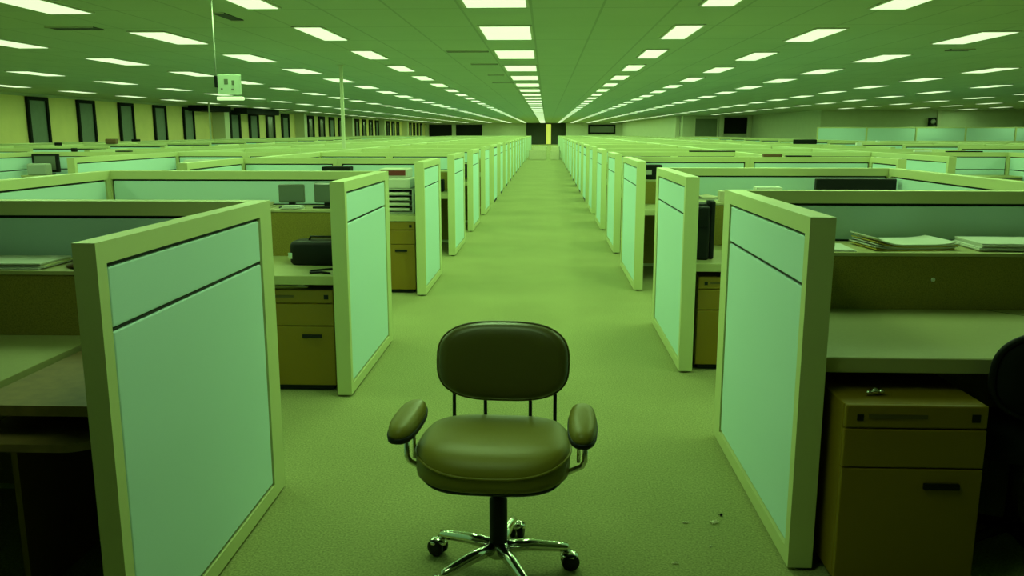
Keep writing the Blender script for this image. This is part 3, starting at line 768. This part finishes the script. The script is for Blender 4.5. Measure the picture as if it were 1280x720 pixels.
# ------------------------------------------------------------------ the olive chair in the aisle
def office_chair(loc, rz, label, vin, vback, metal, s=1.0, arms=True, base_rot=82, group=None):
    t = thing('office_chair', label, 'chair', loc, rz, group)
    t.scale = (s, s, s)
    def seat_shape(c):
        k = 1.0 + (-c.y) * .22            # wider towards the front
        z = c.z
        if c.y < -.12: z -= (-.12 - c.y) ** 2 * 2.4 * (1 if c.z > .03 else .5)     # waterfall front
        if z > .04: z += .010 * (abs(c.x) / .24) ** 2 
        return Vector((c.x * k, c.y, z))
    mt = Matrix.Translation((-.010, 0, .378))
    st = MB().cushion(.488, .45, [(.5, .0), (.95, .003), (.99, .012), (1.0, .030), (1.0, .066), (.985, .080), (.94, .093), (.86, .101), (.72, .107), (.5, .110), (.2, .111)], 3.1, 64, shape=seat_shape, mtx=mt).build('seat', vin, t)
    # welt around the seat
    w = []
    for k in range(65):
        a = 2 * math.pi * k / 64; c_, s_ = math.cos(a), math.sin(a); n = 3.1
        p = Vector((.244 * abs(c_) ** (2 / n) * (1 if c_ >= 0 else -1), .225 * abs(s_) ** (2 / n) * (1 if s_ >= 0 else -1), .070)) * 1.0
        p = seat_shape(Vector((p.x * 1.003, p.y * 1.003, p.z))); w.append(mt @ p)
    MB().tube(w, .0045, 6, cap=False).build('piping', vin, st)
    MB().cushion(.45, .41, [(.7, -.022), (.95, -.018), (1.0, -.004), (.98, .006)], 3.6, 48, shape=seat_shape, mtx=mt).build('seat_pan', M['black'], t)
    # back rest, leaning back a little
    bt = Matrix.Translation((-.006, .285, .650)) @ Matrix.Rotation(R(-10), 4, 'X') @ Matrix.Rotation(math.pi / 2, 4, 'X')
    def bs(c): return Vector((c.x, c.y, c.z + .55 * c.x * c.x))
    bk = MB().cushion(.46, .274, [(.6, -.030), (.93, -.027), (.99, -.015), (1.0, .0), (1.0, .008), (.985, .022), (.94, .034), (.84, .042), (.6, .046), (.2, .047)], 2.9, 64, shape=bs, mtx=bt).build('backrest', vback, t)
    w = []
    for k in range(65):
        a = 2 * math.pi * k / 64; c_, s_ = math.cos(a), math.sin(a); n = 2.9
        w.append(bt @ bs(Vector((.2315 * abs(c_) ** (2 / n) * (1 if c_ >= 0 else -1), .1385 * abs(s_) ** (2 / n) * (1 if s_ >= 0 else -1), .004))))
    MB().tube(w, .0045, 6, cap=False).build('piping', vback, bk)
    # four rods between seat and back
    for x, xb in ((-.185, -.175), (-.072, -.068), (.090, .085), (.178, .17)):
        MB().tube([(xb * .9, .12, .372), (xb, .20, .372), (x, .262, .40), (x, .283, .44), (x, .285, .50), (x, .298, .62)], .0065, 8).build('back_rod', M['black'], t)
    if arms:
        for sx in (-1, 1):
            am = Matrix.Translation((sx * .272, -.115, .545)) @ Matrix.Rotation(R(-5 if sx < 0 else 0), 4, 'Z') @ Matrix.Rotation(R(4), 4, 'X')
            pad = MB().cushion(.086, .270, [(.5, 0), (.9, .003), (1, .012), (1, .024), (.95, .036), (.8, .044), (.4, .048)], 2.5, 32, mtx=am).build('armrest', vin, t)
            MB().cushion(.091, .276, [(.5, -.012), (.85, -.010), (1, .0), (1.02, .014), (.97, .015)], 2.5, 32, mtx=am).build('armrest_shell', M['black'], pad)
            MB().tube([(sx * .20, -.10, .385), (sx * .24, -.10, .405), (sx * .272, -.10, .42), (sx * .282, -.10, .44), (sx * .282, -.10, .535)], .009, 10).tube([(sx * .262, -.08, .425), (sx * .262, -.08, .535)], .006, 8).build('arm_bracket', metal, t)
    MB().box(-.09, .09, -.12, .12, .335, .354, .006).build('tilt_plate', M['black'], t)
    MB().lathe([(.013, .10), (.013, .335)], n=16).build('gas_post', metal, t)
    MB().lathe([(.026, .075), (.030, .09), (.030, .255), (.024, .268), (.017, .275)], n=24).build('column_sleeve', M['black'], t)
    hub = MB().lathe([(.034, .055), (.040, .065), (.038, .095), (.030, .105)], n=24).build('hub', metal, t)
    for k in range(5):
        a = R(base_rot + 72 * k); d = Vector((math.cos(a), math.sin(a), 0))
        L = .225
        pts = [d * .03 + Vector((0, 0, .088)), d * .11 + Vector((0, 0, .086)), d * (L - .03) + Vector((0, 0, .076)), d * L + Vector((0, 0, .072)), d * (L + .008) + Vector((0, 0, .058))]
        lg = MB().tube(pts, [.021, .020, .017, .017, .014], 12).build('base_leg', metal, t)
        c = d * (L + .004); e = Vector((-d.y, d.x, 0)); tr = e * .012 * (1 if k % 2 else -1)
        cs = MB(); 
        for s_ in (-1, 1):
            q = c + tr + d * .012 + e * s_ * .015
            mt2 = Matrix.Translation(q + Vector((0, 0, .030))) @ e.to_track_quat('Z', 'Y').to_matrix().to_4x4()
            cs.lathe([(.012, -.011), (.027, -.010), (.030, -.005), (.030, .005), (.027, .010), (.012, .011)], n=18, mtx=mt2)
        cw = cs.build('caster', M['black'], lg)
        hd = MB().tube([c + Vector((0, 0, .060)), c + Vector((0, 0, .040)) + tr * .5, c + tr + d * .012 + Vector((0, 0, .026))], [.009, .010, .008], 10)
        hd.cushion(.064, .052, [(.6, .060), (1, .052), (.95, .040)], 2.3, 16, mtx=Matrix.Translation(c + tr + d * .010))
        hd.build('caster_hood', metal, lg)
    return t
office_chair((-.150, 2.575, 0), R(-2), 'olive vinyl swivel chair with chrome base alone in the aisle', M['vinyl'], M['vinyl_shaded'], M['chrome'])

# dark chair at the right edge
t = thing('task_chair', 'black task chair beside the front wall-side pedestal', 'chair', (1.625, 2.53, 0), R(180))
bt = Matrix.Translation((0, 0, .705)) @ Matrix.Rotation(R(-6), 4, 'X') @ Matrix.Rotation(math.pi / 2, 4, 'X')
def bs(c): return Vector((c.x, c.y, c.z + .6 * c.x * c.x))
bk = MB().cushion(.46, .30, [(.6, -.012), (.93, -.010), (.95, .0), (.93, .010), (.6, .014), (.2, .015)], 2.7, 48, shape=bs, mtx=bt).build('backrest', M['blackm'], t)
w = []
for k in range(49):
    a = 2 * math.pi * k / 48; c_, s_ = math.cos(a), math.sin(a); n = 2.7
    w.append(bt @ bs(Vector((.228 * abs(c_) ** (2 / n) * (1 if c_ >= 0 else -1), .148 * abs(s_) ** (2 / n) * (1 if s_ >= 0 else -1), .0))))
MB().tube(w, .011, 8, cap=False).build('back_rim', M['black'], bk)
MB().tube([(0, -.04, .60), (0, -.06, .46), (0, -.10, .40)] , .018, 8).build('back_post', M['black'], t)
MB().cushion(.46, .44, [(.7, 0), (1, .01), (1, .05), (.9, .065), (.5, .07)], 3.2, 40, mtx=Matrix.Translation((0, -.24, .40))).build('seat', M['blackm'], t)
MB().lathe([(.02, .08), (.02, .40)], (0, -.24, 0), 14).build('gas_post', M['black'], t)
for k in range(5):
    a = R(20 + 72 * k); d = Vector((math.cos(a), math.sin(a), 0)); c = Vector((0, -.24, 0))
    lg = MB().tube([c + d * .02 + Vector((0, 0, .10)), c + d * .20 + Vector((0, 0, .07))], [.02, .014], 10).build('base_leg', M['black'], t)
    q = c + d * .20
    MB().lathe([(.012, -.02), (.028, -.018), (.028, .018), (.012, .02)], n=16, mtx=Matrix.Translation(q + Vector((0, 0, .028))) @ Vector((-d.y, d.x, 0)).to_track_quat('Z', 'Y').to_matrix().to_4x4()).tube([q + Vector((0, 0, .045)), q + Vector((0, 0, .075))], .008, 8).build('caster', M['black'], lg)

# ------------------------------------------------------------------ litter on the carpet
def floor_pt(px, v):
    p = CAMM @ Vector((px - 640, 1040, 360 - v)); return Vector((p.x, p.y, 0)) * (CAMH / -p.z)
def scrap(px, v, w, d, h, rz, m, label):
    q = floor_pt(px, v); b = MB(); n = 6
    for i in range(n + 1):
        for j in range(4):
            x = (i / n - .5) * w; y = (j / 3 - .5) * d * (1 - .3 * abs(i / n - .5))
            b.bm.verts.new((x, y, .001 + h * abs(math.sin(i * 1.7 + j * 1.1)) * .8))
    b.bm.verts.ensure_lookup_table(); vs = b.bm.verts[:]
    for i in range(n):
        for j in range(3): b.bm.faces.new((vs[i * 4 + j], vs[(i + 1) * 4 + j], vs[(i + 1) * 4 + j + 1], vs[i * 4 + j + 1]))
    r_ = bmesh.ops.solidify(b.bm, geom=b.bm.faces[:], thickness=-.0015)
    o = b.build('paper_scrap', m, loc=(q.x, q.y, .001)); o.rotation_euler = (0, 0, rz)
    tag(o, label, 'litter', 'scraps on the aisle carpet')
scrap(893, 654, .030, .022, .008, .4, M['crumb'], 'largest pale scrap on the carpet beside the front wall-side end panel')
scrap(857, 654, .024, .012, .004, 0, M['crumb'], 'small flat pale scrap in mid-aisle from the largest scrap')
scrap(901, 645, .018, .012, .008, .8, M['blackm'], 'tiny black crumb touching behind the largest scrap')
scrap(888, 684, .014, .008, .004, .7, M['crumb'], 'tiny pale crumb in front of the largest scrap')
scrap(844, 705, .024, .011, .005, -.1, M['crumb'], 'pale scrap nearest the camera on the aisle carpet')

# ------------------------------------------------------------------ world and colour
w = bpy.data.worlds.new('world'); SC.world = w; w.use_nodes = True
w.node_tree.nodes['Background'].inputs[0].default_value = (0, 0, 0, 1); w.node_tree.nodes['Background'].inputs[1].default_value = 0
SC.view_settings.view_transform = 'Standard'; SC.view_settings.look = 'None'
SC.view_settings.gamma = 1; SC.view_settings.exposure = 0; SC.view_settings.use_curve_mapping = False
cy = SC.cycles
cy.use_denoising = True; cy.max_bounces = 7; cy.diffuse_bounces = 5; cy.glossy_bounces = 3; cy.use_light_tree = True
cy.caustics_reflective = False; cy.caustics_refractive = False; cy.sample_clamp_indirect = 6
